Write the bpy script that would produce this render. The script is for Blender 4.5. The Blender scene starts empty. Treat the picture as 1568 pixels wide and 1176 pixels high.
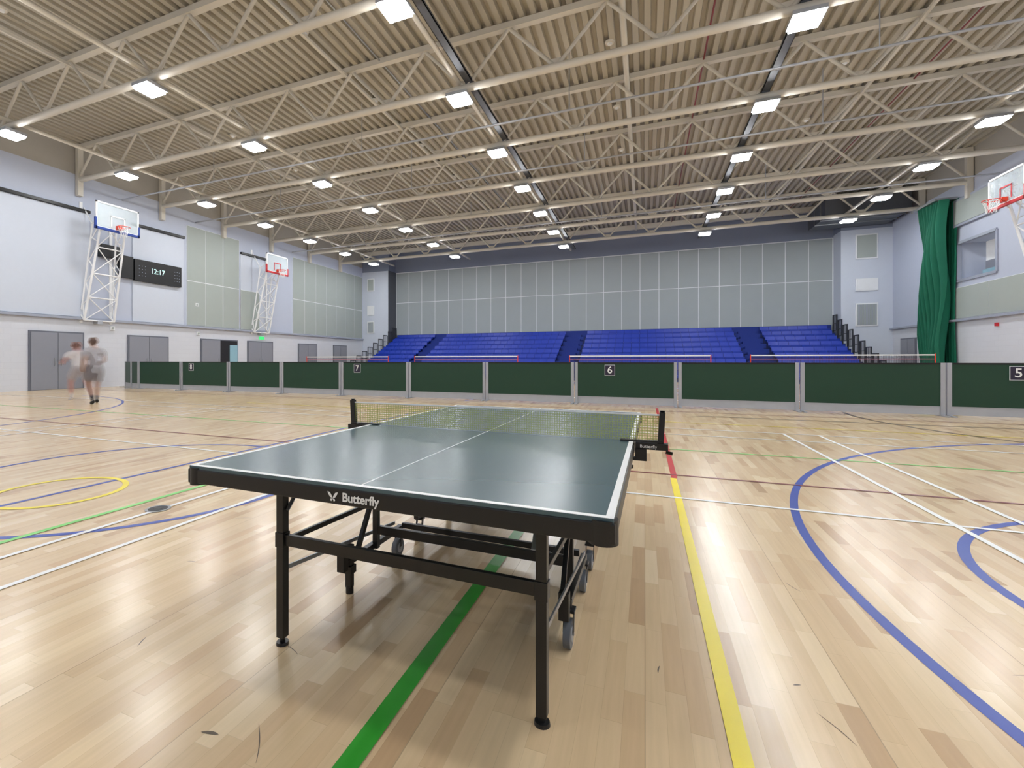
import bpy, math, random
from mathutils import Vector, Matrix
random.seed(7)
sc=bpy.context.scene
try:
    sc.view_settings.view_transform='Standard'
    sc.view_settings.look='None'
except Exception as e: print(e)

# ------------------------------------------------------------ materials
def lin(c):
    r=[]
    for x in c[:3]:
        x/=255.0
        r.append(x/12.92 if x<=0.04045 else ((x+0.055)/1.055)**2.4)
    return (*r,1.0)
def M(name,col,rough=.5,metal=0.0,var=.06,scale=6.0,bump=0.0,alpha=1.0,spec=.5,coat=0.0,emis=0.0):
    m=bpy.data.materials.new(name); m.use_nodes=True
    nt=m.node_tree; b=nt.nodes['Principled BSDF']
    c=lin(col)
    b.inputs['Roughness'].default_value=rough; b.inputs['Metallic'].default_value=metal
    b.inputs['Specular IOR Level'].default_value=spec
    b.inputs['Coat Weight'].default_value=coat
    b.inputs['Alpha'].default_value=alpha
    tc=nt.nodes.new('ShaderNodeTexCoord'); nz=nt.nodes.new('ShaderNodeTexNoise')
    nz.inputs['Scale'].default_value=scale; nz.inputs['Detail'].default_value=3
    nt.links.new(tc.outputs['Object'],nz.inputs['Vector'])
    mx=nt.nodes.new('ShaderNodeMix'); mx.data_type='RGBA'
    mx.inputs['A'].default_value=(c[0]*(1-var),c[1]*(1-var),c[2]*(1-var),1)
    mx.inputs['B'].default_value=(min(1,c[0]*(1+var)),min(1,c[1]*(1+var)),min(1,c[2]*(1+var)),1)
    nt.links.new(nz.outputs['Fac'],mx.inputs['Factor'])
    nt.links.new(mx.outputs['Result'],b.inputs['Base Color'])
    if bump>0:
        bp=nt.nodes.new('ShaderNodeBump'); bp.inputs['Strength'].default_value=bump
        nt.links.new(nz.outputs['Fac'],bp.inputs['Height']); nt.links.new(bp.outputs['Normal'],b.inputs['Normal'])
    if emis>0:
        nt.links.new(mx.outputs['Result'],b.inputs['Emission Color']); b.inputs['Emission Strength'].default_value=emis
    return m

def math_node(nt,op,a,b=None):
    n=nt.nodes.new('ShaderNodeMath'); n.operation=op
    for i,v in enumerate((a,b)):
        if v is None: continue
        if isinstance(v,(int,float)): n.inputs[i].default_value=v
        else: nt.links.new(v,n.inputs[i])
    return n.outputs[0]

def floor_material():
    m=bpy.data.materials.new('sprung_beech_floor'); m.use_nodes=True
    nt=m.node_tree; b=nt.nodes['Principled BSDF']; L=nt.links
    tc=nt.nodes.new('ShaderNodeTexCoord'); sp=nt.nodes.new('ShaderNodeSeparateXYZ')
    L.new(tc.outputs['Object'],sp.inputs[0])
    W=0.066
    xs=math_node(nt,'DIVIDE',sp.outputs['X'],W)
    row=math_node(nt,'FLOOR',xs)
    wn=nt.nodes.new('ShaderNodeTexWhiteNoise'); wn.noise_dimensions='1D'; L.new(row,wn.inputs['W'])
    sh=math_node(nt,'MULTIPLY',wn.outputs['Value'],7.3)
    al=math_node(nt,'ADD',math_node(nt,'DIVIDE',sp.outputs['Y'],0.48),sh)
    idx=math_node(nt,'FLOOR',al)
    cmb=nt.nodes.new('ShaderNodeCombineXYZ'); L.new(row,cmb.inputs[0]); L.new(idx,cmb.inputs[1])
    w2=nt.nodes.new('ShaderNodeTexWhiteNoise'); w2.noise_dimensions='2D'; L.new(cmb.outputs[0],w2.inputs['Vector'])
    cr=nt.nodes.new('ShaderNodeValToRGB')
    e=cr.color_ramp.elements
    e[0].position=0; e[0].color=lin((188,157,120)); e[1].position=1; e[1].color=lin((228,206,170))
    k=e.new(.08); k.color=lin((204,174,136)); k=e.new(.2); k.color=lin((211,184,146)); k=e.new(.6); k.color=lin((216,190,152)); k=e.new(.9); k.color=lin((221,197,159))
    L.new(w2.outputs['Value'],cr.inputs[0])
    mp=nt.nodes.new('ShaderNodeMapping'); mp.inputs['Scale'].default_value=(60,3,1); L.new(tc.outputs['Object'],mp.inputs[0])
    off=nt.nodes.new('ShaderNodeVectorMath'); off.operation='ADD'; L.new(mp.outputs[0],off.inputs[0]); L.new(w2.outputs['Color'],off.inputs[1])
    g=nt.nodes.new('ShaderNodeTexNoise'); g.inputs['Scale'].default_value=1.0; g.inputs['Detail'].default_value=4; L.new(off.outputs[0],g.inputs['Vector'])
    mp2=nt.nodes.new('ShaderNodeMapRange'); L.new(g.outputs['Fac'],mp2.inputs['Value']); mp2.inputs['To Min'].default_value=.9; mp2.inputs['To Max'].default_value=1.1
    big=nt.nodes.new('ShaderNodeTexNoise'); big.inputs['Scale'].default_value=.9; L.new(tc.outputs['Object'],big.inputs['Vector'])
    mp3=nt.nodes.new('ShaderNodeMapRange'); L.new(big.outputs['Fac'],mp3.inputs['Value']); mp3.inputs['To Min'].default_value=.93; mp3.inputs['To Max'].default_value=1.07
    fx=math_node(nt,'FRACT',xs); fy=math_node(nt,'FRACT',al)
    s1=math_node(nt,'LESS_THAN',fx,.02); s2=math_node(nt,'LESS_THAN',fy,.004)
    s=math_node(nt,'MAXIMUM',s1,s2)
    fx5=math_node(nt,'FRACT',math_node(nt,'DIVIDE',sp.outputs['X'],W*10)); s3=math_node(nt,'LESS_THAN',fx5,.005)
    sd=math_node(nt,'SUBTRACT',1.0,math_node(nt,'ADD',math_node(nt,'MULTIPLY',s,.14),math_node(nt,'MULTIPLY',s3,.3)))
    k1=math_node(nt,'MULTIPLY',mp2.outputs[0],mp3.outputs[0]); k2=math_node(nt,'MULTIPLY',k1,sd)
    mul=nt.nodes.new('ShaderNodeVectorMath'); mul.operation='SCALE'; L.new(cr.outputs[0],mul.inputs[0]); L.new(k2,mul.inputs['Scale'])
    L.new(mul.outputs[0],b.inputs['Base Color'])
    rr=nt.nodes.new('ShaderNodeMapRange'); L.new(big.outputs['Fac'],rr.inputs['Value']); rr.inputs['To Min'].default_value=.21; rr.inputs['To Max'].default_value=.28
    L.new(rr.outputs[0],b.inputs['Roughness'])
    b.inputs['Specular IOR Level'].default_value=.5
    b.inputs['Coat Weight'].default_value=.22; b.inputs['Coat Roughness'].default_value=.19
    return m

def grid_net_material(name,col,cell,frac,ax=('X','Z')):
    m=bpy.data.materials.new(name); m.use_nodes=True
    nt=m.node_tree; b=nt.nodes['Principled BSDF']; L=nt.links
    b.inputs['Base Color'].default_value=lin(col); b.inputs['Roughness'].default_value=.8
    tc=nt.nodes.new('ShaderNodeTexCoord'); sp=nt.nodes.new('ShaderNodeSeparateXYZ'); L.new(tc.outputs['Object'],sp.inputs[0])
    o=[]
    for a in ax:
        f=math_node(nt,'FRACT',math_node(nt,'DIVIDE',sp.outputs[a],cell)); o.append(math_node(nt,'LESS_THAN',f,frac))
    L.new(math_node(nt,'MAXIMUM',o[0],o[1]),b.inputs['Alpha'])
    return m

def block_wall_material():
    m=M('painted_blockwork',(222,222,228),.55,var=.02)
    nt=m.node_tree; b=nt.nodes['Principled BSDF']; L=nt.links
    tc=nt.nodes.new('ShaderNodeTexCoord'); sp=nt.nodes.new('ShaderNodeSeparateXYZ'); L.new(tc.outputs['Object'],sp.inputs[0])
    s=math_node(nt,'ADD',sp.outputs['X'],sp.outputs['Y'])
    cb=nt.nodes.new('ShaderNodeCombineXYZ'); L.new(s,cb.inputs[0]); L.new(sp.outputs['Z'],cb.inputs[1])
    br=nt.nodes.new('ShaderNodeTexBrick'); L.new(cb.outputs[0],br.inputs['Vector'])
    br.inputs['Scale'].default_value=1; br.inputs['Brick Width'].default_value=.44; br.inputs['Row Height'].default_value=.215; br.inputs['Mortar Size'].default_value=.005
    br.inputs['Color1'].default_value=lin((208,212,222)); br.inputs['Color2'].default_value=lin((206,210,220)); br.inputs['Mortar'].default_value=lin((200,204,214))
    L.new(br.outputs['Color'],b.inputs['Base Color'])
    return m

mFloor=floor_material()
mBlock=block_wall_material()
mLav=M('lavender_grey_paint',(186,194,212),.6,var=.02)
mLavL=M('pale_wall_paint',(200,208,222),.55,var=.02)
mSage=M('sage_acoustic_panel',(164,173,170),.75,var=.03,scale=2)
mSageB=M('sage_acoustic_fabric',(160,169,172),.75,var=.04,scale=1.5)
mWhiteTrim=M('white_trim',(228,232,236),.5,var=.02)
mGreyTrim=M('grey_trim',(158,165,182),.5,var=.02)
mClad=M('beige_cladding',(168,164,156),.6,var=.03)
mDeck=M('beige_roof_deck',(176,171,158),.55,var=.03)
mTruss=M('cream_steel',(208,204,194),.45,var=.03)
mDarkBlue=M('slate_blue_paint',(126,135,156),.7,var=.03)
mDoor=M('grey_door_laminate',(138,141,152),.45,var=.02)
mDoorFr=M('door_frame_grey',(104,108,120),.5)
mDark=M('dark_opening',(26,27,32),.5)
mBlack=M('black_plastic',(16,16,18),.4)
mBlkSteel=M('black_powdercoat_steel',(18,18,20),.35,spec=.5)
mSteel=M('galvanised_steel',(165,168,172),.35,metal=.8)
mAlu=M('grey_aluminium',(172,176,184),.4,metal=.3)
mGreen=M('barrier_green_pvc',(18,60,42),.5,var=.08,scale=1.5)
mSkirt=M('barrier_skirt_grey',(172,176,184),.55)
mTop=M('table_top_slate_green',(72,96,103),.26,var=.05,scale=3,spec=.5)
mWhite=M('white_line_paint',(236,238,238),.35,var=.02)
mBlueL=M('blue_line_paint',(40,70,165),.3,var=.05)
mGreenL=M('green_line_paint',(48,150,44),.3,var=.05)
mGreenLt=M('light_green_line_paint',(128,212,110),.3,var=.05)
mYel=M('yellow_line_paint',(246,226,44),.3,var=.04)
mRed=M('red_line_paint',(196,44,52),.3,var=.05)
mMaroon=M('maroon_line_paint',(130,52,54),.3,var=.05)
mBlkL=M('black_line_paint',(50,48,50),.3)
mSeat=M('blue_seat_plastic',(8,52,170),.4,var=.06,scale=3)
mSeatStep=M('blue_step_carpet',(12,44,132),.7)
mPlat=M('platform_blue_grey',(24,42,100),.7)
mRail=M('dark_grey_rail',(46,50,58),.45,metal=.3)
mHoopW=M('white_hoop_frame',(235,237,240),.4)
mRimR=M('rim_orange_red',(214,62,36),.4)
mPadB=M('blue_edge_padding',(28,60,140),.6)
mPadR=M('red_edge_padding',(190,40,48),.6)
mGlass=M('clear_backboard',(214,226,230),.1,alpha=.35)
mCurt=M('green_curtain_fabric',(0,98,74),.75,var=.12,scale=2)
mNum=M('sign_purple_black',(40,34,58),.5)
mWheel=M('grey_rubber_wheel',(95,100,106),.5)
mWin=M('window_glass_blue',(150,190,205),.08,var=.05,spec=.8)
mRoom=M('viewing_room_white',(222,224,226),.6,emis=.2)
mExit=M('exit_sign_green',(60,200,110),.4,emis=1.0)
mDigit=M('led_digit',(190,240,235),.4,emis=.9)
mDuct=M('dark_grey_duct',(88,92,100),.5,metal=.2)
mPink=M('pink_net_tape',(206,130,150),.6)
mScuff=M('rubber_scuff',(92,78,62),.5)
mTTNet=grid_net_material('table_net_mesh',(176,182,104),.0125,.26)
mBadNet=grid_net_material('badminton_mesh',(60,50,60),.05,.15)

def emission_mat(name,col,st):
    m=bpy.data.materials.new(name); m.use_nodes=True; nt=m.node_tree
    for n in list(nt.nodes): nt.nodes.remove(n)
    o=nt.nodes.new('ShaderNodeOutputMaterial'); e=nt.nodes.new('ShaderNodeEmission')
    e.inputs[0].default_value=col; e.inputs[1].default_value=st
    nt.links.new(e.outputs[0],o.inputs[0]); return m
mLamp=emission_mat('led_diffuser',(.97,.985,1.0,1),98.0)

# ------------------------------------------------------------ mesh builder
class MB:
    def __init__(s): s.v=[];s.f=[];s.m=[];s.sm=[];s.mats=[]
    def mi(s,mat):
        if mat not in s.mats: s.mats.append(mat)
        return s.mats.index(mat)
    def add(s,vs,fs,mat,smooth=False,M4=None):
        o=len(s.v)
        for p in vs:
            p=Vector(p); 
            if M4 is not None: p=M4@p
            s.v.append(p)
        i=s.mi(mat)
        for f in fs: s.f.append([o+k for k in f]); s.m.append(i); s.sm.append(smooth)
    def box(s,x0,x1,y0,y1,z0,z1,mat,M4=None):
        vs=[(x,y,z) for x in (x0,x1) for y in (y0,y1) for z in (z0,z1)]
        fs=[(0,1,3,2),(4,6,7,5),(0,4,5,1),(2,3,7,6),(0,2,6,4),(1,5,7,3)]
        s.add(vs,fs,mat,False,M4)
    def beam(s,p,q,w,h,mat,up=(0,0,1)):
        p=Vector(p);q=Vector(q);d=(q-p).normalized();up=Vector(up)
        if abs(d.dot(up))>.98: up=Vector((0,1,0))
        a=d.cross(up).normalized()*w/2; b=a.cross(d).normalized()*h/2
        vs=[p-a-b,p+a-b,p+a+b,p-a+b,q-a-b,q+a-b,q+a+b,q-a+b]
        s.add(vs,[(0,3,2,1),(4,5,6,7),(0,1,5,4),(1,2,6,5),(2,3,7,6),(3,0,4,7)],mat)
    def cyl(s,p,q,r,mat,n=10,r2=None,smooth=True):
        p=Vector(p);q=Vector(q);d=(q-p).normalized();up=Vector((0,0,1))
        if abs(d.dot(up))>.98: up=Vector((0,1,0))
        a=d.cross(up).normalized(); b=a.cross(d).normalized()
        r2=r if r2 is None else r2
        vs=[];
        for c,rr in ((p,r),(q,r2)):
            for i in range(n):
                t=2*math.pi*i/n; vs.append(c+a*math.cos(t)*rr+b*math.sin(t)*rr)
        s.add(vs,[(i,(i+1)%n,n+(i+1)%n,n+i) for i in range(n)],mat,smooth)
        s.add(vs[:n],[tuple(range(n))[::-1]],mat); s.add(vs[n:],[tuple(range(n))],mat)
    def path(s,pts,r,mat,n=8):
        for a,b in zip(pts[:-1],pts[1:]): s.cyl(a,b,r,mat,n)
    def ring(s,c,R,r,mat,N=24,n=8,axis='Z',a0=0,a1=2*math.pi):
        c=Vector(c);pts=[]
        for i in range(N+1):
            t=a0+(a1-a0)*i/N
            if axis=='Z': pts.append(c+Vector((math.cos(t)*R,math.sin(t)*R,0)))
            elif axis=='X': pts.append(c+Vector((0,math.cos(t)*R,math.sin(t)*R)))
            else: pts.append(c+Vector((math.cos(t)*R,0,math.sin(t)*R)))
        s.path(pts,r,mat,n)
    def ellipsoid(s,c,rad,mat,nu=16,nv=10,fn=None,M4=None):
        vs=[];c=Vector(c)
        for j in range(nv+1):
            ph=math.pi*j/nv
            for i in range(nu):
                t=2*math.pi*i/nu
                p=Vector((math.sin(ph)*math.cos(t)*rad[0],math.sin(ph)*math.sin(t)*rad[1],math.cos(ph)*rad[2]))
                if fn: p=fn(p)
                vs.append(c+p)
        fs=[]
        for j in range(nv):
            for i in range(nu):
                fs.append((j*nu+i,(j+1)*nu+i,(j+1)*nu+(i+1)%nu,j*nu+(i+1)%nu))
        s.add(vs,fs,mat,True,M4)
    def build(s,name,parent=None,loc=(0,0,0),rot=0,bevel=0,seg=2):
        me=bpy.data.meshes.new(name); me.from_pydata([tuple(p) for p in s.v],[],s.f)
        for m in s.mats: me.materials.append(m)
        me.polygons.foreach_set('material_index',s.m); me.polygons.foreach_set('use_smooth',s.sm)
        me.update(); o=bpy.data.objects.new(name,me); sc.collection.objects.link(o)
        o.location=loc; o.rotation_euler=(0,0,rot)
        if parent: o.parent=parent
        if bevel>0:
            b=o.modifiers.new('bevel','BEVEL'); b.width=bevel; b.segments=seg; b.limit_method='ANGLE'
        return o
def empty(name,loc=(0,0,0),rot=0):
    e=bpy.data.objects.new(name,None); sc.collection.objects.link(e); e.location=loc; e.rotation_euler=(0,0,rot); e.empty_display_size=.2
    return e
def text_geo(body,size,extrude=.001,bold=0.0):
    cu=bpy.data.curves.new('tmp_txt','FONT'); cu.body=body; cu.size=size; cu.extrude=extrude; cu.offset=bold
    cu.align_x='CENTER'; cu.align_y='CENTER'
    o=bpy.data.objects.new('tmp_txt',cu); sc.collection.objects.link(o)
    dg=bpy.context.evaluated_depsgraph_get(); dg.update()
    me=bpy.data.meshes.new_from_object(o.evaluated_get(dg))
    vs=[v.co.copy() for v in me.vertices]; fs=[tuple(p.vertices) for p in me.polygons]
    bpy.data.objects.remove(o); bpy.data.curves.remove(cu); bpy.data.meshes.remove(me)
    return vs,fs

# ------------------------------------------------------------ room shell
XL,XR,YB,YF=-21.7,12.65,36.0,-5.5
ZT=10.2
b=MB(); b.box(XL-.3,XR+.3,YF-.3,YB+.3,-.2,0,mFloor); b.build('floor')

b=MB()
b.box(XL-.25,XL,YF,YB+.25,0,2.9,mBlock); b.box(XL-.25,XL,YF,YB+.25,2.9,8.9,mLav); b.box(XL-.25,XL-.02,YF,YB+.25,8.9,ZT+.1,mClad)
b.build('wall_left')
b=MB()
XO=XR+1.1
b.box(XR,XO,YF,26.1,0,2.9,mBlock); b.box(XR,XO,YF,26.1,2.9,8.9,mLav)
b.box(XR,XO,26.1,28.7,0,2.9,mBlock); b.box(XR,XO,26.1,28.7,2.9,4.65,mLav); b.box(XR,XO,26.1,28.7,6.3,8.9,mLav)
b.box(XR,XO,28.7,YB+.25,0,2.9,mBlock); b.box(XR,XO,28.7,YB+.25,2.9,8.9,mLav)
b.box(XR+.02,XO,YF,YB+.25,8.9,ZT+.1,mClad)
b.build('wall_right')
b=MB()
b.box(XL,XR,YB,YB+.25,0,8.5,mWhiteTrim); b.box(XL,XR,YB,YB+.25,8.5,ZT+.1,mDarkBlue)
b.build('wall_back')
b=MB()
b.box(XL,XR,YF-.25,YF,0,2.9,mBlock); b.box(XL,XR,YF-.25,YF,2.9,ZT+.1,mLav)
b.build('wall_front')
b=MB(); b.box(XL,-19.2,34.8,YB,0,8.5,mLavL); b.box(XL,-19.2,34.8,YB,8.5,ZT,mDarkBlue)
b.box(-19.22,-19.15,34.75,YB,0,8.5,mDuct)
b.build('wall_pier_left')
b=MB(); b.box(10.35,XR,34.8,YB,0,8.6,mLavL); b.box(10.35,XR,34.8,YB,8.6,ZT,mDarkBlue); b.build('wall_pier_right')
# ceiling deck
b=MB(); vs=[];prof=[]
x=XL-.2
while x<XR+.2:
    prof+= [(x,10.12),(x+.14,10.12),(x+.17,10.24),(x+.27,10.24),(x+.30,10.12)]; x+=.30
for (px,pz) in prof: vs+= [(px,YF-.2,pz),(px,YB+.2,pz)]
b.add(vs,[(2*i,2*i+1,2*i+3,2*i+2) for i in range(len(prof)-1)],mDeck)
b.box(XL-.2,XR+.2,YF-.2,YB+.2,10.28,10.38,mDeck)  # unseen slab added above the deck to block light leaks
b.build('ceiling')

b=MB(); b.box(XL,XL+.14,YF,34.8,2.86,2.96,mGreyTrim); b.build('trim_1',bevel=.01)
b=MB(); b.box(XR-.14,XR,YF,34.8,2.86,2.96,mGreyTrim); b.build('trim_2',bevel=.01)
for n,(a,c) in enumerate(((7.0,13.0),(14.9,17.6),(21.4,23.4),(-2,4))):
    b=MB(); b.box(XL,XL+.16,a,c,7.38,7.5,mBlack); b.box(XL,XL+.05,a,c,2.98,7.38,mLavL)
    b.build('recessed_wall_panel',bevel=.008)
def panels(name,mat,axis,fixed,a0,a1,tiers,pitch,thick,sgn):
    b=MB(); n=max(1,round((a1-a0)/pitch)); w=(a1-a0)/n
    for i in range(n):
        for (z0,z1) in tiers:
            p0,p1=a0+i*w+.02,a0+(i+1)*w-.02
            if axis=='Y': b.box(min(fixed,fixed+sgn*thick),max(fixed,fixed+sgn*thick),p0,p1,z0+.02,z1-.02,mat)
            else: b.box(p0,p1,min(fixed,fixed+sgn*thick),max(fixed,fixed+sgn*thick),z0+.02,z1-.02,mat)
    zt,zb=max(t[1] for t in tiers),min(t[0] for t in tiers)
    t2=thick-.012
    if axis=='Y': b.box(min(fixed,fixed+sgn*t2),max(fixed,fixed+sgn*t2),a0,a1,zb,zt,mWhiteTrim)
    else: b.box(a0,a1,min(fixed,fixed+sgn*t2),max(fixed,fixed+sgn*t2),zb,zt,mWhiteTrim)
    return b.build(name)
panels('acoustic_wall_panels',mSage,'Y',XL,17.8,21.3,((2.98,5.3),(5.3,8.15)),1.2,.05,1)
panels('acoustic_wall_panels',mSage,'Y',XL,21.4,22.9,((2.98,5.3),),1.5,.07,1)
panels('acoustic_wall_panels',mSage,'Y',XL,26.0,34.7,((2.98,5.3),(5.3,8.1)),1.2,.05,1)
panels('acoustic_wall_panels',mSage,'Y',XR,10.0,28.9,((2.98,4.35),),2.4,.05,-1)
panels('acoustic_wall_panels',mSageB,'X',YB,-19.1,10.3,((2.6,5.95),(5.95,8.45)),1.17,.05,-1)
for (x0,x1,zz) in ((-21.2,-20.55,((6.9,7.95,mSage),(4.9,5.7,mWhiteTrim),(3.4,4.4,mSage))),(11.0,12.0,((6.9,8.3,mSage),(5.1,5.8,mWhiteTrim),(3.1,4.4,mSage)))):
    for j,(z0,z1,mm) in enumerate(zz):
        b=MB(); b.box(x0,x1,34.74,34.8,z0,z1,mWhiteTrim); b.box(x0+.07,x1-.07,34.72,34.75,z0+.07,z1-.07,mm)
        if j==2:
            k=x0+.1
            while k<x1-.1: b.box(k,k+.02,34.70,34.73,z0+.08,z1-.08,mGreyTrim); k+=.07
        b.build('wall_vent_grille' if j==2 else 'pier_access_panel')

def door(n,y0,y1,leaves=2,openpart=False,xw=XL,s=1,ht=2.33):
    b=MB()
    def bx(x0,x1,*a): b.box(min(xw+s*x0,xw+s*x1),max(xw+s*x0,xw+s*x1),*a)
    bx(0,.05,y0,y1,0,ht,mDoorFr)
    w=(y1-y0-.12)/leaves
    for i in range(leaves):
        a=y0+.06+i*w
        if openpart and i==leaves-1: 
            bx(.04,.055,a,a+w,0.02,ht-.06,mDark)
            bx(.05,.08,a+w*.55,a+w,0.9,ht-.3,mWin)
        else:
            bx(.04,.075,a+.01,a+w-.01,.01,ht-.06,mDoor)
            hy=a+(w-.12 if i==0 else .12)
            b.cyl((xw+s*.1,hy,.95),(xw+s*.1,hy,1.25),.012,mSteel,8)
            b.cyl((xw+s*.07,hy,1.25),(xw+s*.1,hy,1.25),.012,mSteel,8)
            b.cyl((xw+s*.07,hy,.95),(xw+s*.1,hy,.95),.012,mSteel,8)
    b.build('door_%d'%n)
door(1,10.8,12.8);door(2,14.67,16.75);door(3,18.65,21.2,2,True);door(4,21.95,24.1);door(5,26.55,28.6);door(6,30.6,32.4)
door(7,32.2,33.8,2,False,XR,-1)

b=MB()
y0,y1,z0,z1=26.1,28.7,4.65,6.3
b.box(XR+.9,XR+1.0,y0,y1,z0,z1,mRoom)
b.box(XR+.8,XR+.9,26.3,27.1,z0,z0+.55,mGreyTrim); b.box(XR+.6,XR+.9,27.3,28.3,z0,z0+.38,mWin)
b.box(XR+.84,XR+.9,28.0,28.6,z0,z0+.8,mDoor)
for (a,c,d,e) in ((y0,y1,z0-.06,z0+.05),(y0,y1,z1-.05,z1+.06),(y0-.06,y0+.05,z0,z1),(y1-.05,y1+.06,z0,z1)):
    b.box(XR-.05,XR+.1,a,c,d,e,mGreyTrim)
b.build('window_1')
b=MB(); b.box(XR-.12,XR,26.0,28.8,7.0,8.2,mGreyTrim); b.box(XR-.14,XR-.1,26.1,28.7,7.1,8.1,mSage); b.build('trim_3',bevel=.01)

# ------------------------------------------------------------ trusses & roof steel
YK=[8.8+3.77*k for k in range(-4,7)]
ZB=8.66
def truss(y):
    b=MB(); x0,x1=XL+.02,XR-.02; n=14; w=(x1-x0)/n
    b.cyl((x0,y,ZB),(x1,y,ZB),.1,mTruss,14)
    b.box(x0,x1,y-.09,y+.09,9.95,10.11,mTruss)
    for i in range(n):
        xa=x0+i*w; xm=xa+w/2; xb=xa+w
        b.cyl((xa,y,ZB),(xm,y,9.98),.05,mTruss,8); b.cyl((xm,y,9.98),(xb,y,ZB),.05,mTruss,8)
        if i>0:
            b.box(xa-.14,xa+.14,y-.012,y+.012,ZB-.02,ZB+.22,mTruss)
    b.box(x0,x0+.2,y-.1,y+.1,8.0,9.98,mTruss); b.box(x1-.2,x1,y-.1,y+.1,8.0,9.98,mTruss)
    b.build('roof_truss')
for y in YK: truss(y)
b=MB(); b.box(XL,XR,34.5,34.7,9.8,10.1,mTruss); b.build('roof_beam')
ROWX=[-18.6,-12.1,-4.7,3.15,9.65]
for x in (-18.6,-12.1,-4.7,9.65):
    b=MB(); b.cyl((x,YF,ZB+.16),(x,34.6,ZB+.16),.065,mTruss,10); b.build('roof_tie_tube')
b=MB(); b.cyl((-.5,YF,9.82),(-.5,34.6,9.82),.075,mTruss,10); b.build('roof_tie_tube')
for x in (-15.6,-8.4,6.5):
    b=MB(); b.box(x-.04,x+.04,YF,34.6,9.86,9.94,mTruss); b.build('roof_tie_tube')
for x in (3.15,-4.42):
    b=MB(); b.box(x-.1,x+.1,YF+.1,34.3,ZB+.13,ZB+.16,mDuct); b.box(x-.1,x-.085,YF+.1,34.3,ZB+.13,ZB+.21,mDuct); b.box(x+.085,x+.1,YF+.1,34.3,ZB+.13,ZB+.21,mDuct)
    for y in YK[1:]: b.box(x-.1,x+.1,y-.04,y+.04,ZB+.09,ZB+.13,mDuct)
    b.build('cable_tray')
for x in (-7.2,1.6,7.8):
    b=MB(); b.cyl((x,YF,10.05),(x,35.9,10.05),.025,mMaroon if x>0 else mSteel,6); b.build('roof_conduit_pipe')
for (ya) in (14.4,18.3,25.9):
    b=MB(); b.cyl((XL+.05,ya,ZB-.25),(XR-.05,ya,ZB-.25),.035,mAlu,8)
    for x in (-16,-9,-2,5): b.cyl((x,ya,ZB-.25),(x,ya,10.1),.014,mAlu,6)
    b.build('divider_net_track')
for k,y in enumerate(YK):
    if k==0: continue
    for i,x in enumerate(ROWX):
        b=MB(); z=8.36; s=.265
        b.box(-s-.035,s+.035,-s-.035,s+.035,.03,.12,mAlu)
        b.box(-s,s,-s,s,-.03,.03,mLamp)
        b.box(-.12,.12,-.1,.1,.12,.18,mGreyTrim)
        b.cyl((-.2,0,.12),(-.2,0,.17),.01,mSteel,6); b.cyl((.2,0,.12),(.2,0,.17),.01,mSteel,6)
        b.build('high_bay_light',loc=(x,y,z))
for x in (-15,-8.5,-.9,5.5):
    for y in YK[2:9]:
        b=MB(); b.cyl((0,0,.0),(0,0,-.05),.13,mTruss,16,.11); b.cyl((0,0,-.05),(0,0,-.09),.07,mWhiteTrim,12,.05)
        b.build('ceiling_heat_detector',loc=(x,y-1.9,10.12))
b=MB(); b.box(8.8,12.3,31.8,34.7,8.75,9.75,mDuct)
for y in (32.5,33.5): b.box(8.76,12.34,y-.03,y+.03,8.71,9.79,mSteel)
b.build('ventilation_duct')

# ------------------------------------------------------------ floor markings
b=MB()
lay=[0.0008]
def nz():
    lay[0]+=.00012; return lay[0]
def strip(x0,y0,x1,y1,w,mat):
    z=nz(); p=Vector((x0,y0,z));q=Vector((x1,y1,z));d=(q-p).normalized();n=Vector((-d.y,d.x,0))*w/2
    b.add([p-n,q-n,q+n,p+n],[(0,1,2,3)],mat)
def arc(cx,cy,R,w,mat,a0=0,a1=360,N=96):
    z=nz(); vs=[]
    for i in range(N+1):
        t=math.radians(a0+(a1-a0)*i/N)
        for rr in (R-w/2,R+w/2): vs.append((cx+math.cos(t)*rr,cy+math.sin(t)*rr,z))
    b.add(vs,[(2*i,2*i+1,2*i+3,2*i+2) for i in range(N)],mat)
def bball(cy,full=True):
    for s,bx in ((-1,9.3),(1,-18.7)):
        hx=bx+s*1.6
        a0,a1=(90,270) if s<0 else (-90,90)
        arc(hx,cy,6.75,.055,mBlueL,a0,a1)
        fx=bx+s*5.8
        if s<0:
            arc(fx,cy,1.85,.055,mBlueL); strip(fx,cy-1.8,fx,cy+1.8,.05,mBlueL)
            strip(bx,cy-3,fx,cy-1.8,.05,mBlueL); strip(bx,cy+3,fx,cy+1.8,.05,mBlueL)
    strip(-4.7,cy-7.5,-4.7,cy+7.5,.05,mBlueL); arc(-4.7,cy,1.75,.055,mBlueL)
bball(3.3)
bball(20.5)
arc(-4.75,2.6,.5,.05,mYel)
strip(.26,-5,.26,5.3,.055,mYel); strip(.27,5.3,.27,13,.055,mRed)
strip(-.78,-5,-.78,5.4,.07,mGreenL); strip(-3.75,-5,-3.75,7.0,.05,mGreenLt)
strip(-21,5.46,12,5.46,.04,mMaroon)
strip(-12,4.56,9,4.56,.04,mWhite)
strip(-20,7.02,12,7.02,.04,mGreenLt)
for xx in (-9.1,-3.0,2.0,8.1):
    strip(xx,-5,xx,9.2,.04,mWhite)
for xx in (-9.56,-3.46,2.46,7.64):
    strip(xx,-5,xx,9.2,.04,mWhite)
strip(-21,9.2,12,9.2,.04,mWhite); strip(-12,8.44,9,8.44,.04,mWhite)
strip(-10,10.1,12,10.1,.04,mYel); strip(1,11.4,12,11.4,.04,mBlkL); strip(-21,12.2,12,12.2,.04,mMaroon)
arc(9.5,12.6,5.5,.04,mBlkL,120,250)
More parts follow.
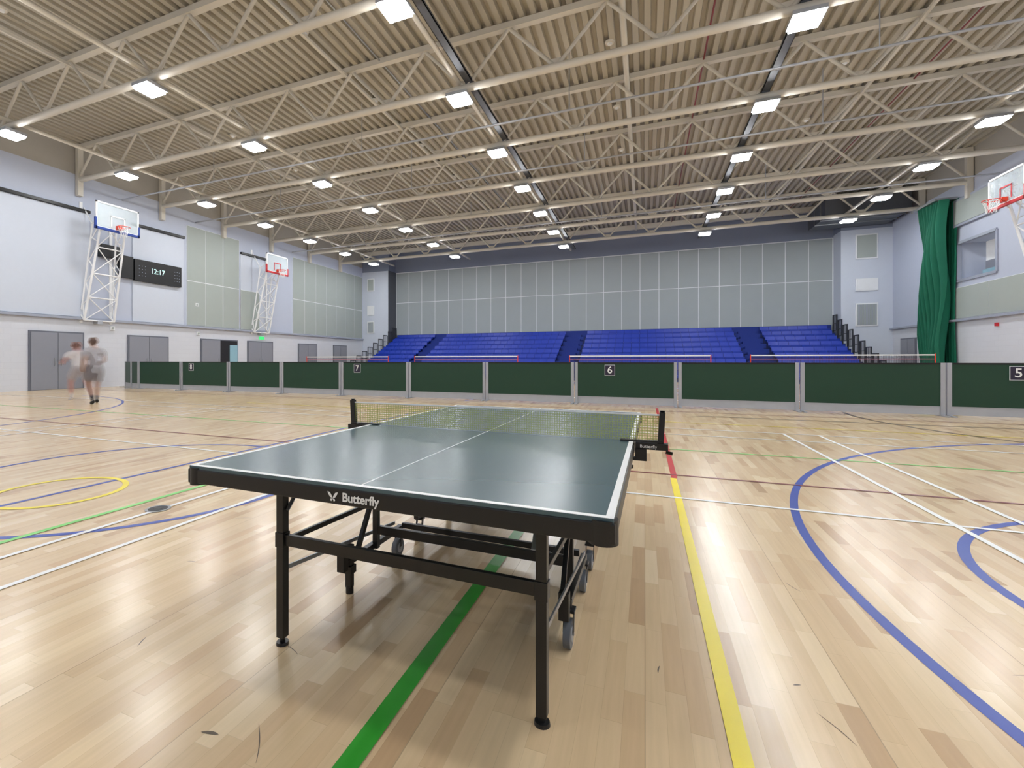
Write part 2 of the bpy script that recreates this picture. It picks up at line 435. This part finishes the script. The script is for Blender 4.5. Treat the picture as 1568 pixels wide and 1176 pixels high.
for xx in (-14,-8,-2,4): strip(xx,15,xx,28,.04,mWhite)
strip(-21,15.5,12,15.5,.04,mWhite)
b.build('court_line_markings')
b=MB()
def scuff(x,y,l,w,a):
    d=Vector((math.cos(a),math.sin(a),0)); n=Vector((-d.y,d.x,0)); p=Vector((x,y,.0006)); N=8; vs=[]
    for i in range(N+1):
        t=i/N; ww=w*math.sin(math.pi*t)**.7*.5+.0003; c=p+d*(t-.5)*l+n*.06*l*math.sin(t*2.5)
        vs+= [c-n*ww,c+n*ww]
    b.add(vs,[(2*i,2*i+1,2*i+3,2*i+2) for i in range(N)],mScuff)
scuff(-1.24,1.1,.06,.012,.2)
for (x,y,l,w,a) in ((-1.08,1.13,.16,.003,-.9),(-1.3,1.55,.1,.003,-.4),(-.02,1.25,.1,.003,-1.2),(.55,1.9,.14,.003,-1.1),(.5,2.1,.03,.006,.4),(-2.4,2.0,.05,.005,.3),(-2.9,2.2,.1,.004,1.2),(-2.7,2.7,.14,.004,.4),(.9,1.4,.05,.005,.9),(-1.9,1.35,.07,.004,2.0),(.05,2.0,.05,.005,1.4),(1.3,2.5,.12,.003,.3),(-.3,.95,.05,.006,1),(.7,3.0,.1,.004,2)): scuff(x,y,l,w,a)
b.build('floor_scuff_marks')
b=MB(); b.cyl((0,0,.0015),(0,0,.006),.09,mSteel,28); b.cyl((0,0,.006),(0,0,.0075),.07,mDark,24); b.box(-.03,.03,-.02,.02,.007,.009,mBlack)
b.build('floor_socket_cover',loc=(-3.48,2.6,0))

# ------------------------------------------------------------ barriers
BH=1.11
def barrier(p,q,sign=None):
    p=Vector((*p,0));q=Vector((*q,0)); L=(q-p).length; ang=math.atan2((q-p).y,(q-p).x)
    b=MB()
    b.box(.07,L-.07,-.012,.012,.2,BH-.02,mGreen); b.box(.05,L-.05,-.02,.02,BH-.035,BH,mBlack)
    b.box(.07,L-.07,-.008,.008,.03,.2,mSkirt); b.box(.05,L-.05,-.015,.015,.19,.21,mAlu)
    for x in (.045,L-.045):
        b.box(x-.037,x+.037,-.03,.03,0.02,BH,mAlu); b.box(x-.03,x+.03,-.24,.24,0.0,.025,mAlu)
    if sign:
        xs,t=sign; xs=xs*L
        b.box(xs-.125,xs+.125,-.022,-.012,.765,1.045,mWhiteTrim); b.box(xs-.115,xs+.115,-.026,-.02,.775,1.035,mNum)
        vs,fs=text_geo(t,.25,.001,.003)
        Mx=Matrix.Translation((xs,-.028,.905))@Matrix.Rotation(math.pi/2,4,'X')
        b.add(vs,fs,mWhite,False,Mx)
    b.build('court_divider_barrier',loc=p,rot=ang)
xs0=-1.72; xk=[xs0+2.48*i for i in range(-7,6)]
for i in range(len(xk)-1):
    x0,x1=xk[i],xk[i+1]
    if x1>XR-.1: x1=XR-.15
    sg=None
    if abs(x0-(-1.72))<.1: sg=(.36,'6')
    if abs(x0-(-9.16))<.1: sg=(.25,'7')
    if abs(x0-(-16.6))<.1: sg=(.22,'8')
    if abs(x0-(5.72))<.1: sg=(.43,'5')
    barrier((x0,13.4),(x1-.01,13.4),sg)
barrier((-19.85,13.62),(xk[0]-.03,13.42)); barrier((-20.95,14.1),(-19.87,13.63))

# ------------------------------------------------------------ badminton nets
for (x0,x1) in ((-19.4,-13.6),(-11.9,-6.0),(-3.4,2.7),(4.2,10.2)):
    b=MB(); y=24.6
    b.add([(x0,0,.65),(x1,0,.65),(x1,0,1.36),(x0,0,1.36)],[(0,1,2,3)],mBadNet)
    b.box(x0,x1,-.012,.012,1.35,1.40,mWhite); b.box(x0,x1,-.01,.01,1.21,1.23,mPink)
    for x in (x0,x1):
        b.cyl((x,0,0.01),(x,0,1.42),.022,mRimR,8); b.box(x-.2,x+.2,-.15,.3,0.012,.08,mPadB)
    b.build('badminton_net',loc=(0,y,0))

# ------------------------------------------------------------ bleachers
b=MB(); X0,X1=-18.95,10.2; NR=9; dep=.78; ys=28.9; rise=.335
aisles=((-15.4,-14.5),(-5.0,-4.1),(5.4,6.3))
for i in range(NR):
    z=.1+rise*i; y0=ys+dep*i
    b.box(X0,X1,y0,y0+dep,max(0,z-rise),z,mPlat)
    x=X0+.04
    while x+.49<X1:
        xa,xb=x+.008,x+.482; x+=.49
        if any(xb>a and xa<c for a,c in aisles): continue
        b.box(xa,xb,y0+.2,y0+.62,z+.2,z+.25,mSeat)
        b.box(xa,xb,y0+.19,y0+.22,z+.10,z+.25,mSeat)
        vs=[(xa,y0+.58,z+.25),(xb,y0+.58,z+.25),(xb,y0+.66,z+.47),(xa,y0+.66,z+.47),(xa,y0+.62,z+.25),(xb,y0+.62,z+.25),(xb,y0+.70,z+.47),(xa,y0+.70,z+.47)]
        b.add(vs,[(0,3,2,1),(4,5,6,7),(0,1,5,4),(1,2,6,5),(2,3,7,6),(3,0,4,7)],mSeat)
        b.box(xa+.2,xa+.27,y0+.3,y0+.5,z,z+.2,mPlat)
    for a,c in aisles:
        b.box(a-.2,c+.2,y0,y0+dep,z,z+.03,mSeatStep); b.box(a-.2,c+.2,y0-.02,y0,z-.25,z+.03,mSeatStep)
        b.box(a,c,y0+dep/2,y0+dep,z+.03,z+.19,mSeatStep)
yb=ys+dep*NR
b.box(X0,X1,yb-.08,yb-.03,.1+rise*8,.1+rise*8+.5,mSeatStep)
b.build('bleacher_seating')
for X in (X0-.08,X1+.08):
    b=MB()
    for i in range(NR):
        z=.1+rise*i; y0=ys+dep*i
        for yy in (y0+.05,y0+dep-.1): b.cyl((X,yy,max(0,z-.3)),(X,yy,z+1.05),.028,mRail,8)
        b.cyl((X,y0+.05,z+1.05),(X,y0+dep-.1,z+1.05),.028,mRail,8); b.cyl((X,y0+.05,z+.55),(X,y0+dep-.1,z+.55),.018,mRail,8)
        b.cyl((X,y0+.05,z+.15),(X,y0+dep-.1,z+.15),.018,mRail,8)
        for t in (.18,.31,.44,.56): b.cyl((X,y0+t,z+.15),(X,y0+t,z+1.05),.011,mRail,6)
    b.build('bleacher_side_railing')

# ------------------------------------------------------------ basketball hoops
def hoop(name,xw,s,yc,pad,dz=0.0):
    root=empty(name,(xw,yc,0))
    b=MB(); xb=s*1.45; zb0,zb1=6.3+dz,7.37+dz; hw=.9
    for (y0,y1,z0,z1) in ((-hw,hw,zb1-.06,zb1),(-hw,-hw+.06,zb0,zb1),(hw-.06,hw,zb0,zb1),(-hw,hw,zb0,zb0+.06)):
        b.box(xb-.03,xb+.03,y0,y1,z0,z1,mHoopW)
    b.box(xb-.04,xb+.05,-hw-.025,hw+.025,zb0-.06,zb0+.035,pad)
    for sy in (-1,1): b.box(xb-.04,xb+.05,sy*hw-.035,sy*hw+.035,zb0-.06,zb0+.4,pad)
    xf=xb+s*.02; mk=mHoopW if pad is mPadB else mPadR
    b.box(min(xf,xf+s*.012),max(xf,xf+s*.012),-.3,.3,zb0+.56,zb0+.61,mk)
    for yy in (-.3,.25): b.box(min(xf,xf+s*.012),max(xf,xf+s*.012),yy,yy+.05,zb0+.15,zb0+.6,mk)
    b.build('backboard_frame',root)
    b=MB(); b.box(xb-.008,xb+.008,-hw+.04,hw-.04,zb0+.04,zb1-.04,mGlass); b.build('backboard_glass',root)
    b=MB(); rc=(xb+s*.38,0,zb0+.15); b.ring(rc,.225,.014,mRimR,28,8)
    b.box(min(xb,xb+s*.16),max(xb,xb+s*.16),-.09,.09,zb0+.08,zb0+.22,mRimR)
    for sy in (-1,1): b.cyl((xb+s*.05,sy*.09,zb0+.05),(xb+s*.25,sy*.18,zb0+.15),.012,mRimR,6)
    b.build('rim',root)
    b=MB(); N=20; vs=[]
    for j,(r,dzz) in enumerate(((.22,0),(.17,-.15),(.13,-.3),(.12,-.42))):
        for i in range(N):
            t=2*math.pi*i/N; vs.append((rc[0]+math.cos(t)*r,math.sin(t)*r,rc[2]+dzz))
    for j in range(3):
        for i in range(N):
            a=vs[j*N+i]; 
            for c in (vs[(j+1)*N+(i+1)%N],vs[(j+1)*N+(i-1)%N]):
                if i%2==j%2: b.cyl(a,c,.005,mWhite,4)
    b.build('hoop_net',root)
    b=MB(); r=.045
    lo=[(s*.25,-.62,2.85),(s*.25,.62,2.85)]; hi=[(s*1.25,-.5,6.9+dz),(s*1.25,.5,6.9+dz)]
    bk=[(s*.08,-.62,3.3),(s*.08,.62,3.3)]; bh=[(s*.6,-.5,6.6+dz),(s*.6,.5,6.6+dz)]
    def lp(a,c,t): return Vector(a).lerp(Vector(c),t)
    for j in range(2):
        b.cyl(lo[j],hi[j],r,mHoopW,8); b.cyl(bk[j],bh[j],r*.8,mHoopW,8)
        b.cyl(bh[j],hi[j],r*.8,mHoopW,8)
        for t in (.0,.25,.5,.75): b.cyl(lp(lo[j],hi[j],t),lp(bk[j],bh[j],t+.1),.022,mHoopW,6); b.cyl(lp(lo[j],hi[j],t+.2),lp(bk[j],bh[j],t+.05),.022,mHoopW,6)
        b.cyl(hi[j],(xb-s*.03,(-.45,.45)[j],7.1+dz),.03,mHoopW,6); b.cyl(lp(lo[j],hi[j],.85),(xb-s*.03,(-.45,.45)[j],6.45+dz),.03,mHoopW,6)
        b.cyl(bh[j],(s*.02,(-.5,.5)[j],7.6),.03,mHoopW,6)
        b.cyl((0,(-.62,.62)[j],3.1),lo[j],.035,mHoopW,6)
    for t in (0,.22,.45,.7,1): b.cyl(lp(lo[0],hi[0],t),lp(lo[1],hi[1],t),.03,mHoopW,6)
    ts=(0,.22,.45,.7,1)
    for a,c in zip(ts[:-1],ts[1:]):
        b.cyl(lp(lo[0],hi[0],a),lp(lo[1],hi[1],c),.022,mHoopW,6); b.cyl(lp(lo[1],hi[1],a),lp(lo[0],hi[0],c),.022,mHoopW,6)
    for y in (-.62,.62): b.box(min(0,s*.05),max(0,s*.05),y-.06,y+.06,2.75,7.8,mHoopW)
    b.box(min(0,s*.3),max(0,s*.3),-.1,.1,2.72,2.85,mAlu)
    b.build('support_frame',root)
hoop('basketball_hoop',XL,1,13.3,mPadB,.25)
hoop('basketball_hoop',XL,1,22.9,mPadR,.1)
hoop('basketball_hoop',XR,-1,22.65,mPadR,.15)

# scoreboard
b=MB(); b.box(XL+.06,XL+.2,14.9,17.35,4.85,5.85,mBlack)
b.box(XL+.06,XL+.18,14.2,14.85,4.9,5.9,mBlack)
def wtext(b,t,size,y,z,x,mat,bold=0):
    vs,fs=text_geo(t,size,.001,bold); Mx=Matrix.Translation((x,y,z))@Matrix.Rotation(math.pi/2,4,'Z')@Matrix.Rotation(math.pi/2,4,'X'); b.add(vs,fs,mat,False,Mx)
wtext(b,'12:17',.34,16.05,5.4,XL+.205,mDigit,0)
for yy in (15.1,15.25,15.4): 
    for zz in (5.1,5.25,5.4,5.55): b.box(XL+.2,XL+.205,yy,yy+.04,zz,zz+.02,mGreyTrim)
for yy in (16.95,17.08,17.2): 
    for zz in (5.1,5.25,5.4,5.55): b.box(XL+.2,XL+.205,yy,yy+.04,zz,zz+.02,mGreyTrim)
b.build('wall_scoreboard',bevel=.008)
b=MB(); b.box(XL+.04,XL+.3,13.35,14.15,5.65,6.2,mBlack); b.build('wall_speaker',bevel=.02)
b=MB(); b.box(XL+.02,XL+.08,22.9,23.3,2.45,2.62,mExit); b.box(XL,XL+.03,22.85,23.35,2.42,2.65,mWhiteTrim); b.build('exit_sign')
for (y,z) in ((13.9,2.5),(18.4,2.5),(18.3,4.0)):
    b=MB(); b.box(XL,XL+.07,y,y+.18,z,z+.18,mWhiteTrim); b.cyl((XL+.07,y+.09,z+.09),(XL+.09,y+.09,z+.09),.05,mSage,14); b.build('wall_sensor_box',bevel=.01)
b=MB(); b.box(XR-.08,XR,26.0,26.14,2.5,2.64,mRed); b.build('fire_alarm_call_point',bevel=.01)

# curtain
b=MB(); N=90; rows=14; vs=[]
for j in range(rows+1):
    t=j/rows; z=.05+8.2*t
    for i in range(N+1):
        u=i/N; y=28.55+1.75*u*(.9+.1*math.cos(t*6))+.15*math.sin(t*4)
        x=12.2-.22*math.sin(u*math.pi*15+.5*math.sin(t*5+u*9))-.2*math.sin(u*math.pi)-(.12*math.sin(t*9+u*5))
        vs.append((x,y,z))
fs=[(j*(N+1)+i,j*(N+1)+i+1,(j+1)*(N+1)+i+1,(j+1)*(N+1)+i) for j in range(rows) for i in range(N)]
b.add(vs,fs,mCurt,True)
vs=[(XR-.1-.02*math.sin(v[1]*30),v[1],v[2]) for v in vs]
b.add(vs,fs,mCurt,True)
b.box(11.8,12.55,28.5,30.6,8.23,8.33,mSteel)
b.build('divider_curtain')

# ------------------------------------------------------------ table tennis table
TB=empty('table_tennis_table',(-.812,2.68,0),math.radians(-.9))
HW=.7625;HL=1.37;TT=.76; NY=-.07
b=MB()
b.box(-HW,HW,-HL,NY-.003,TT-.02,TT,mTop); b.box(-HW,HW,NY+.003,HL,TT-.02,TT,mTop)
b.build('table_top',TB,bevel=.002)
b=MB(); z=TT+.0006
for s in (-1,1):
    b.box(s*HW-(.02 if s>0 else 0),s*HW+(0 if s>0 else .02),-HL,HL,TT,z,mWhite)
    b.box(-HW,HW,s*HL-(.02 if s>0 else 0),s*HL+(0 if s>0 else .02),TT,z+.0002,mWhite)
b.box(-.0022,.0022,-HL+.02,HL-.02,TT,z,mWhite)
b.build('top_lines',TB)
b=MB()
za,zb=.694,TT-.012
for s in (-1,1):
    b.box(-HW-.004,HW+.004,s*HL-.02 if s>0 else -HL-.004,HL+.004 if s>0 else -HL+.02,za,zb,mBlack)
    for h in (0,1):
        ya,yb=((-HL,NY-.03),(NY+.03,HL))[h]
        b.box(s*HW-.02 if s>0 else -HW-.004,HW+.004 if s>0 else -HW+.02,ya,yb,za,zb,mBlack)
    b.box(-HW+.02,HW-.02,NY+s*.04-.015,NY+s*.04+.015,za,zb,mBlack)
    for c in (-1,1):
        b.cyl((c*(HW-.028),s*(HL-.028),za-.006),(c*(HW-.028),s*(HL-.028),zb+.004),.038,mBlack,20)
b.build('apron_frame',TB,bevel=.004)
b=MB()
vs,fs=text_geo('Butterfly',.039,.0008,.0009)
Mx=Matrix.Translation((.012,-HL-.006,.720))@Matrix.Rotation(math.pi/2,4,'X')
b.add(vs,fs,mWhite,False,Mx)
for sx in (-1,1):
    cx=-.093
    pts=[(0,0),(.010,.003),(.018,.014),(.02,.021),(.010,.018),(.003,.008)]
    b.add([(cx+sx*px,-HL-.0065,.714+pz) for px,pz in pts],[tuple(range(6))],mWhite)
    pts=[(0,-.001),(.008,-.002),(.010,-.008),(.004,-.010)]
    b.add([(cx+sx*px,-HL-.0065,.714+pz) for px,pz in pts],[tuple(range(4))],mWhite)
b.build('apron_lettering',TB)
b=MB()
LX=.53
def wheel(b,x,y,r=.052):
    b.cyl((x-.014,y,r),(x+.014,y,r),r,mWheel,22); b.cyl((x-.017,y,r),(x+.017,y,r),r*.55,mAlu,16)
    b.cyl((x-.022,y,r),(x+.022,y,r),.008,mSteel,8)
    for sx in (-.02,.02): b.beam((x+sx,y,r),(x+sx,y+.02,r*2+.03),.025,.003,mBlkSteel,(1,0,0))
    b.box(x-.025,x+.025,y-.01,y+.045,r*2+.025,r*2+.035,mBlkSteel); b.cyl((x,y+.02,r*2+.03),(x,y+.02,r*2+.07),.012,mBlkSteel,8)
for s in (-1,1):
    yl=s*1.12
    for x in (-LX,LX):
        b.box(x-.0175,x+.0175,yl-.0175,yl+.0175,.03,.70,mBlkSteel)
        b.cyl((x,yl,0),(x,yl,.012),.026,mBlack,16,.024); b.cyl((x,yl,.01),(x,yl,.04),.011,mBlack,10)
        b.box(x-.021,x+.021,yl-.021,yl+.021,.4,.46,mBlack)
        b.beam((x+.025*(1 if x<0 else -1),yl,.55),(x+.03*(1 if x<0 else -1),yl-s*.13,.70),.004,.02,mSteel,(1,0,0))
        b.beam((x*.96,yl,.43),(x*.96,s*.42,.40),.015,.022,mBlkSteel)
        b.beam((x*1.02,yl-s*.02,.30),(x*1.02,s*.16,.20),.008,.018,mSteel)
        b.beam((x,s*.68,.16),(x,s*.1,.16),.03,.03,mBlkSteel)
        b.beam((x*.96,s*.42,.15),(x*.96,s*.42,.42),.03,.03,mBlkSteel)
        b.beam((x*.96,s*.42,.42),(x*.96,s*.10,.70),.022,.03,mBlkSteel)
        b.beam((x*.96,s*.62,.17),(x*.96,s*.30,.69),.02,.025,mBlkSteel)
        if x>0: wheel(b,x+.01,s*.66,.058)
        else:
            b.box(x-.016,x+.016,s*.64-.016,s*.64+.016,.03,.24,mBlkSteel); b.cyl((x,s*.64,0),(x,s*.64,.04),.02,mBlack,12)
            b.box(x-.024,x+.024,s*.64-.024,s*.64+.024,.1,.14,mBlack)
        wheel(b,x,s*.14)
        b.box(x-.02,x+.02,s*.70-.02,s*.70+.02,.13,.24,mBlkSteel)
    b.beam((-LX,yl,.43),(LX,yl,.43),.02,.045,mBlkSteel)
    b.beam((-LX*.96,s*.42,.25),(LX*.96,s*.42,.25),.025,.045,mBlkSteel)
    b.beam((-LX*.96,s*.12,.18),(LX*.96,s*.12,.18),.025,.03,mBlkSteel)
    b.beam((-LX,yl,.685),(LX,yl,.685),.03,.02,mBlkSteel)
    for x in (-.3,.3): b.beam((x,s*(HL-.03),.71),(x,s*.12,.71),.02,.025,mBlkSteel)
b.build('leg_undercarriage',TB,bevel=.002)
b=MB()
NX=HW+.125; zt=TT+.138
b.add([(-NX,NY,TT+.004),(NX,NY,TT+.004),(NX,NY,zt),(-NX,NY,zt)],[(0,1,2,3)],mTTNet)
b.box(-NX,NX,NY-.003,NY+.003,zt-.008,zt,mWhite)
b.build('net_mesh',TB)
b=MB()
for s in (-1,1):
    p=Vector((s*(NX-.004),NY,TT-.02)); q=Vector((s*(NX+.006),NY,zt+.01))
    b.beam(p,q,.026,.03,mBlack,(0,1,0))
    b.cyl((q.x,NY,zt+.008),(q.x,NY,zt+.018),.011,mBlack,10)
    b.box(min(s*(HW-.06),s*(NX+.01)),max(s*(HW-.06),s*(NX+.01)),NY-.02,NY+.02,TT+.001,TT+.008,mBlack)
    b.box(min(s*(HW+.01),s*(NX+.03)),max(s*(HW+.01),s*(NX+.03)),NY-.02,NY+.02,TT-.035,TT-.004,mBlack)
    b.box(min(s*(HW+.008),s*(HW+.06)),max(s*(HW+.008),s*(HW+.06)),NY-.02,NY+.02,TT-.08,TT-.03,mBlack)
    b.box(min(s*(HW-.05),s*(HW+.06)),max(s*(HW-.05),s*(HW+.06)),NY-.02,NY+.02,TT-.092,TT-.078,mBlack)
    b.cyl((s*(HW-.02),NY,TT-.13),(s*(HW-.02),NY,TT-.085),.008,mBlack,8); b.cyl((s*(HW-.02),NY,TT-.135),(s*(HW-.02),NY,TT-.12),.02,mBlack,12)
    b.cyl((s*(NX+.02),NY,TT-.045),(s*(NX+.05),NY,TT-.05),.008,mBlack,10)
vs,fs=text_geo('Butterfly',.022,.0005)
b.add(vs,fs,mWhite,False,Matrix.Translation((HW+.068,NY-.0212,TT-.02))@Matrix.Rotation(math.pi/2,4,'X'))
b.build('net_post_clamps',TB,bevel=.002)

# ------------------------------------------------------------ people (moving, so drawn as a soft smear of body shells)
def person(name,loc,rot,J,cols,alpha=1.0,smear=((0,0,0),)):
    skin=M(name+'_skin',cols['skin'],.55,alpha=alpha); shirt=M(name+'_shirt',cols['shirt'],.8,alpha=alpha)
    short=M(name+'_shorts',cols['shorts'],.8,alpha=alpha); shoe=M(name+'_shoes',cols['shoe'],.5,alpha=cols.get('shoe_a',1.0)); hair=M(name+'_hair',cols['hair'],.7,alpha=alpha)
    sock=M(name+'_socks',cols['sock'],.8,alpha=alpha); eye=M(name+'_eyes',(30,25,22),.3,alpha=alpha)
    names=list(J.keys()); idx={n:i for i,n in enumerate(names)}
    R={'pelvis':(.135,.105),'waist':(.125,.095),'chest':(.155,.11),'upchest':(.14,.095),'neck':(.058,.058),'skull':(.055,.06)}
    for s in 'LR':
        R.update({'sh'+s:(.062,.06),'el'+s:(.043,.043),'fo'+s:(.04,.038),'wr'+s:(.027,.024),'hip'+s:(.095,.095),'th'+s:(.085,.085),'kn'+s:(.058,.058),'ca'+s:(.056,.06),'an'+s:(.036,.04),'he'+s:(.04,.035),'to'+s:(.045,.026)})
    E=[('pelvis','waist'),('waist','chest'),('chest','upchest'),('upchest','neck'),('neck','skull')]
    for s in 'LR':
        E+= [('upchest','sh'+s),('sh'+s,'el'+s),('el'+s,'fo'+s),('fo'+s,'wr'+s),('pelvis','hip'+s),('hip'+s,'th'+s),('th'+s,'kn'+s),('kn'+s,'ca'+s),('ca'+s,'an'+s),('an'+s,'he'+s),('he'+s,'to'+s)]
    me=bpy.data.meshes.new('tmp'); me.from_pydata([J[n] for n in names],[(idx[a],idx[c]) for a,c in E],[])
    o=bpy.data.objects.new('tmp',me); sc.collection.objects.link(o)
    sk=o.modifiers.new('s','SKIN'); sk.use_smooth_shade=True
    for n in names:
        sv=me.skin_vertices[0].data[idx[n]]; sv.radius=R[n]; sv.use_root=(n=='pelvis')
    ss=o.modifiers.new('ss','SUBSURF'); ss.levels=2; ss.render_levels=2
    dg=bpy.context.evaluated_depsgraph_get(); dg.update()
    ev=bpy.data.meshes.new_from_object(o.evaluated_get(dg))
    lab={}
    for a,c in E:
        k=c[:2]
        if (a,c) in (('waist','chest'),('chest','upchest'),('pelvis','waist')) or k=='sh': l='shirt'
        elif k=='el': l='sleeve'
        elif k in('fo','wr') : l='skin'
        elif (a,c)==('upchest','neck'): l='collar'
        elif k in ('hi','th'): l='shorts'
        elif k=='kn': l='knee'
        elif k=='ca': l='skin'
        elif k=='an': l='sock'
        elif k in ('he','to'): l='shoe'
        else: l='skin'
        lab[(a,c)]=l
    def near(p):
        best=None
        for (a,c) in E:
            A=Vector(J[a]);C=Vector(J[c]);d=C-A;t=max(0,min(1,(p-A).dot(d)/d.length_squared)); dist=(p-(A+d*t)).length/max(R[a][0],.03)
            if best is None or dist<best[0]: best=(dist,lab[(a,c)],t)
        return best
    def resolve(l,t):
        if l=='sleeve': return shirt if t<.62 else skin
        if l=='collar': return shirt if t<.3 else skin
        if l=='knee': return short if t<.5 else skin
        if l=='sock': return sock if t>.5 else skin
        return {'shirt':shirt,'shorts':short,'shoe':shoe,'skin':skin}[l]
    b=MB()
    vv=[]
    for v in ev.vertices:
        _,l,t=near(v.co); m=resolve(l,t); k=.016 if m is shirt else (.024 if m is short else (.008 if m is shoe else 0))
        q=v.co+v.normal*k
        if q.z<.004: q.z=.004
        vv.append(q)
    o0=len(b.v); b.v+=vv
    for p in ev.polygons:
        _,l,t=near(p.center); b.f.append([o0+k for k in p.vertices]); b.m.append(b.mi(resolve(l,t))); b.sm.append(True)
    bpy.data.objects.remove(o)
    hc=Vector(J['skull'])+Vector((0,.02,.075))
    def face(p):
        q=p.copy()
        if p.z<0: q.x*=1+.35*p.z/.115; q.y*=1+(.12 if p.y>0 else .35)*p.z/.115
        if p.y>0: q.y*=.93
        return q
    b.ellipsoid(hc,(.076,.097,.118),skin,20,14,face)
    def hf(p):
        q=face(p)
        if p.y>.02 and p.z<.055: q*=.9
        if p.z<-.03: q*=.85
        return q
    b.ellipsoid(hc+Vector((0,-.006,.008)),(.083,.102,.122),hair,20,14,hf)
    b.cyl(hc+Vector((0,.085,.018)),hc+Vector((0,.112,-.02)),.008,skin,8,.015)
    b.ellipsoid(hc+Vector((0,.086,-.055)),(.024,.008,.007),M(name+'_lips',(170,95,90),.5,alpha=alpha),10,6)
    for sx in (-1,1):
        b.ellipsoid(hc+Vector((sx*.03,.085,.01)),(.011,.007,.007),eye,10,6)
        b.ellipsoid(hc+Vector((sx*.03,.088,.03)),(.017,.006,.004),hair,8,5)
        b.ellipsoid(hc+Vector((sx*.078,-.005,0)),(.01,.018,.03),skin,10,8)
    for s in 'LR':
        w=Vector(J['wr'+s]); d=(w-Vector(J['fo'+s])).normalized(); up=Vector((0,1,0)) if abs(d.y)<.8 else Vector((0,0,1))
        side=d.cross(up).normalized(); nrm=side.cross(d).normalized()
        Mx=Matrix((( *side,0),( *nrm,0),( *d,0),(0,0,0,1))).transposed(); 
        Mx=Matrix.Translation(w+d*.045)@Mx
        b.ellipsoid((0,0,0),(.016,.042,.055),skin,12,8,None,Mx)
        for k,(off,ln) in enumerate(((-.03,.062),(-.01,.076),(.011,.072),(.031,.055))):
            p0=w+d*.08+nrm*off; sgn=1 if s=='L' else -1
            p1=p0+d*ln*.5+side*sgn*.006; p2=p1+(d*.8+side*sgn*.6).normalized()*ln*.3; p3=p2+(d*.45+side*sgn*.9).normalized()*ln*.3
            b.cyl(p0,p1,.0095,skin,8,.0088); b.cyl(p1,p2,.0088,skin,8,.008); b.cyl(p2,p3,.008,skin,8,.006)
        p0=w+d*.03+nrm*.032; p1=p0+(d*.6+nrm*.8).normalized()*.035; p2=p1+(d*.95+nrm*.2).normalized()*.03
        b.cyl(p0,p1,.012,skin,8,.01); b.cyl(p1,p2,.01,skin,8,.007)
    # smear copies of everything but the planted shoes
    V0=list(b.v); F0=list(b.f); M0=list(b.m)
    si=b.mats.index(shoe) if shoe in b.mats else -1
    for off in smear:
        if Vector(off).length<1e-6: continue
        o1=len(b.v)
        for v in V0:
            k=min(1.0,max(0.0,v.z/.9)); b.v.append(v+Vector(off)*(.25+.75*k))
        for f,m_ in zip(F0,M0):
            if m_==si: continue
            b.f.append([o1+q for q in f]); b.m.append(m_); b.sm.append(True)
    return b.build(name,loc=loc,rot=rot)
J1=dict(pelvis=(0,0,.95),waist=(0,.02,1.10),chest=(0,.05,1.27),upchest=(0,.07,1.41),neck=(0,.09,1.52),skull=(0,.11,1.59),
 shL=(-.18,.06,1.43),elL=(-.26,-.06,1.18),foL=(-.25,.02,1.08),wrL=(-.23,.14,.96),
 shR=(.18,.08,1.43),elR=(.27,.16,1.18),foR=(.27,.27,1.13),wrR=(.25,.40,1.09),
 hipL=(-.09,0,.90),thL=(-.11,-.02,.72),knL=(-.12,.03,.50),caL=(-.12,-.08,.33),anL=(-.12,-.2,.12),heL=(-.12,-.23,.06),toL=(-.13,-.07,.03),
 hipR=(.09,0,.90),thR=(.11,.12,.71),knR=(.12,.24,.50),caR=(.12,.26,.3),anR=(.12,.28,.1),heR=(.12,.27,.05),toR=(.14,.44,.03))
J2=dict(pelvis=(0,0,.92),waist=(0,.04,1.07),chest=(0,.1,1.22),upchest=(0,.15,1.35),neck=(0,.2,1.45),skull=(0,.24,1.52),
 shL=(-.18,.14,1.37),elL=(-.3,.23,1.17),foL=(-.3,.33,1.13),wrL=(-.28,.45,1.10),
 shR=(.18,.15,1.37),elR=(.3,.05,1.17),foR=(.33,.14,1.08),wrR=(.34,.25,1.0),
 hipL=(-.1,0,.87),thL=(-.14,.12,.7),knL=(-.17,.22,.5),caL=(-.17,.18,.3),anL=(-.17,.16,.1),heL=(-.17,.15,.05),toL=(-.18,.32,.03),
 hipR=(.1,0,.87),thR=(.13,-.04,.68),knR=(.15,-.06,.48),caR=(.15,-.2,.32),anR=(.15,-.33,.12),heR=(.15,-.35,.06),toR=(.16,-.21,.03))
person('badminton_player',(-13.55,8.3,0),math.radians(75),J1,dict(skin=(196,160,145),shirt=(190,188,196),shorts=(150,146,152),shoe=(20,20,24),hair=(100,84,76),sock=(80,80,86)),.17,((0,.13,0),(0,-.13,0),(0,.25,0)))
person('badminton_player',(-15.2,8.9,0),math.radians(80),J2,dict(skin=(205,150,138),shirt=(244,240,242),shorts=(190,180,180),shoe=(215,210,212),hair=(120,100,92),sock=(220,215,215),shoe_a=.4),.15,((0,.14,0),(0,-.14,0),(0,.28,0)))

# ------------------------------------------------------------ world + camera
w=bpy.data.worlds.new('world'); sc.world=w; w.use_nodes=True
w.node_tree.nodes['Background'].inputs[0].default_value=(.8,.85,1,1); w.node_tree.nodes['Background'].inputs[1].default_value=.3
cam=bpy.data.cameras.new('camera'); co=bpy.data.objects.new('camera',cam); sc.collection.objects.link(co)
co.location=(0,0,1.16); co.rotation_euler=(math.pi/2,0,math.radians(23.5))
cam.lens=17; cam.sensor_width=36; cam.sensor_fit='HORIZONTAL'; cam.shift_x=.0759; cam.shift_y=-.023; cam.clip_start=.05; cam.clip_end=200
sc.camera=co
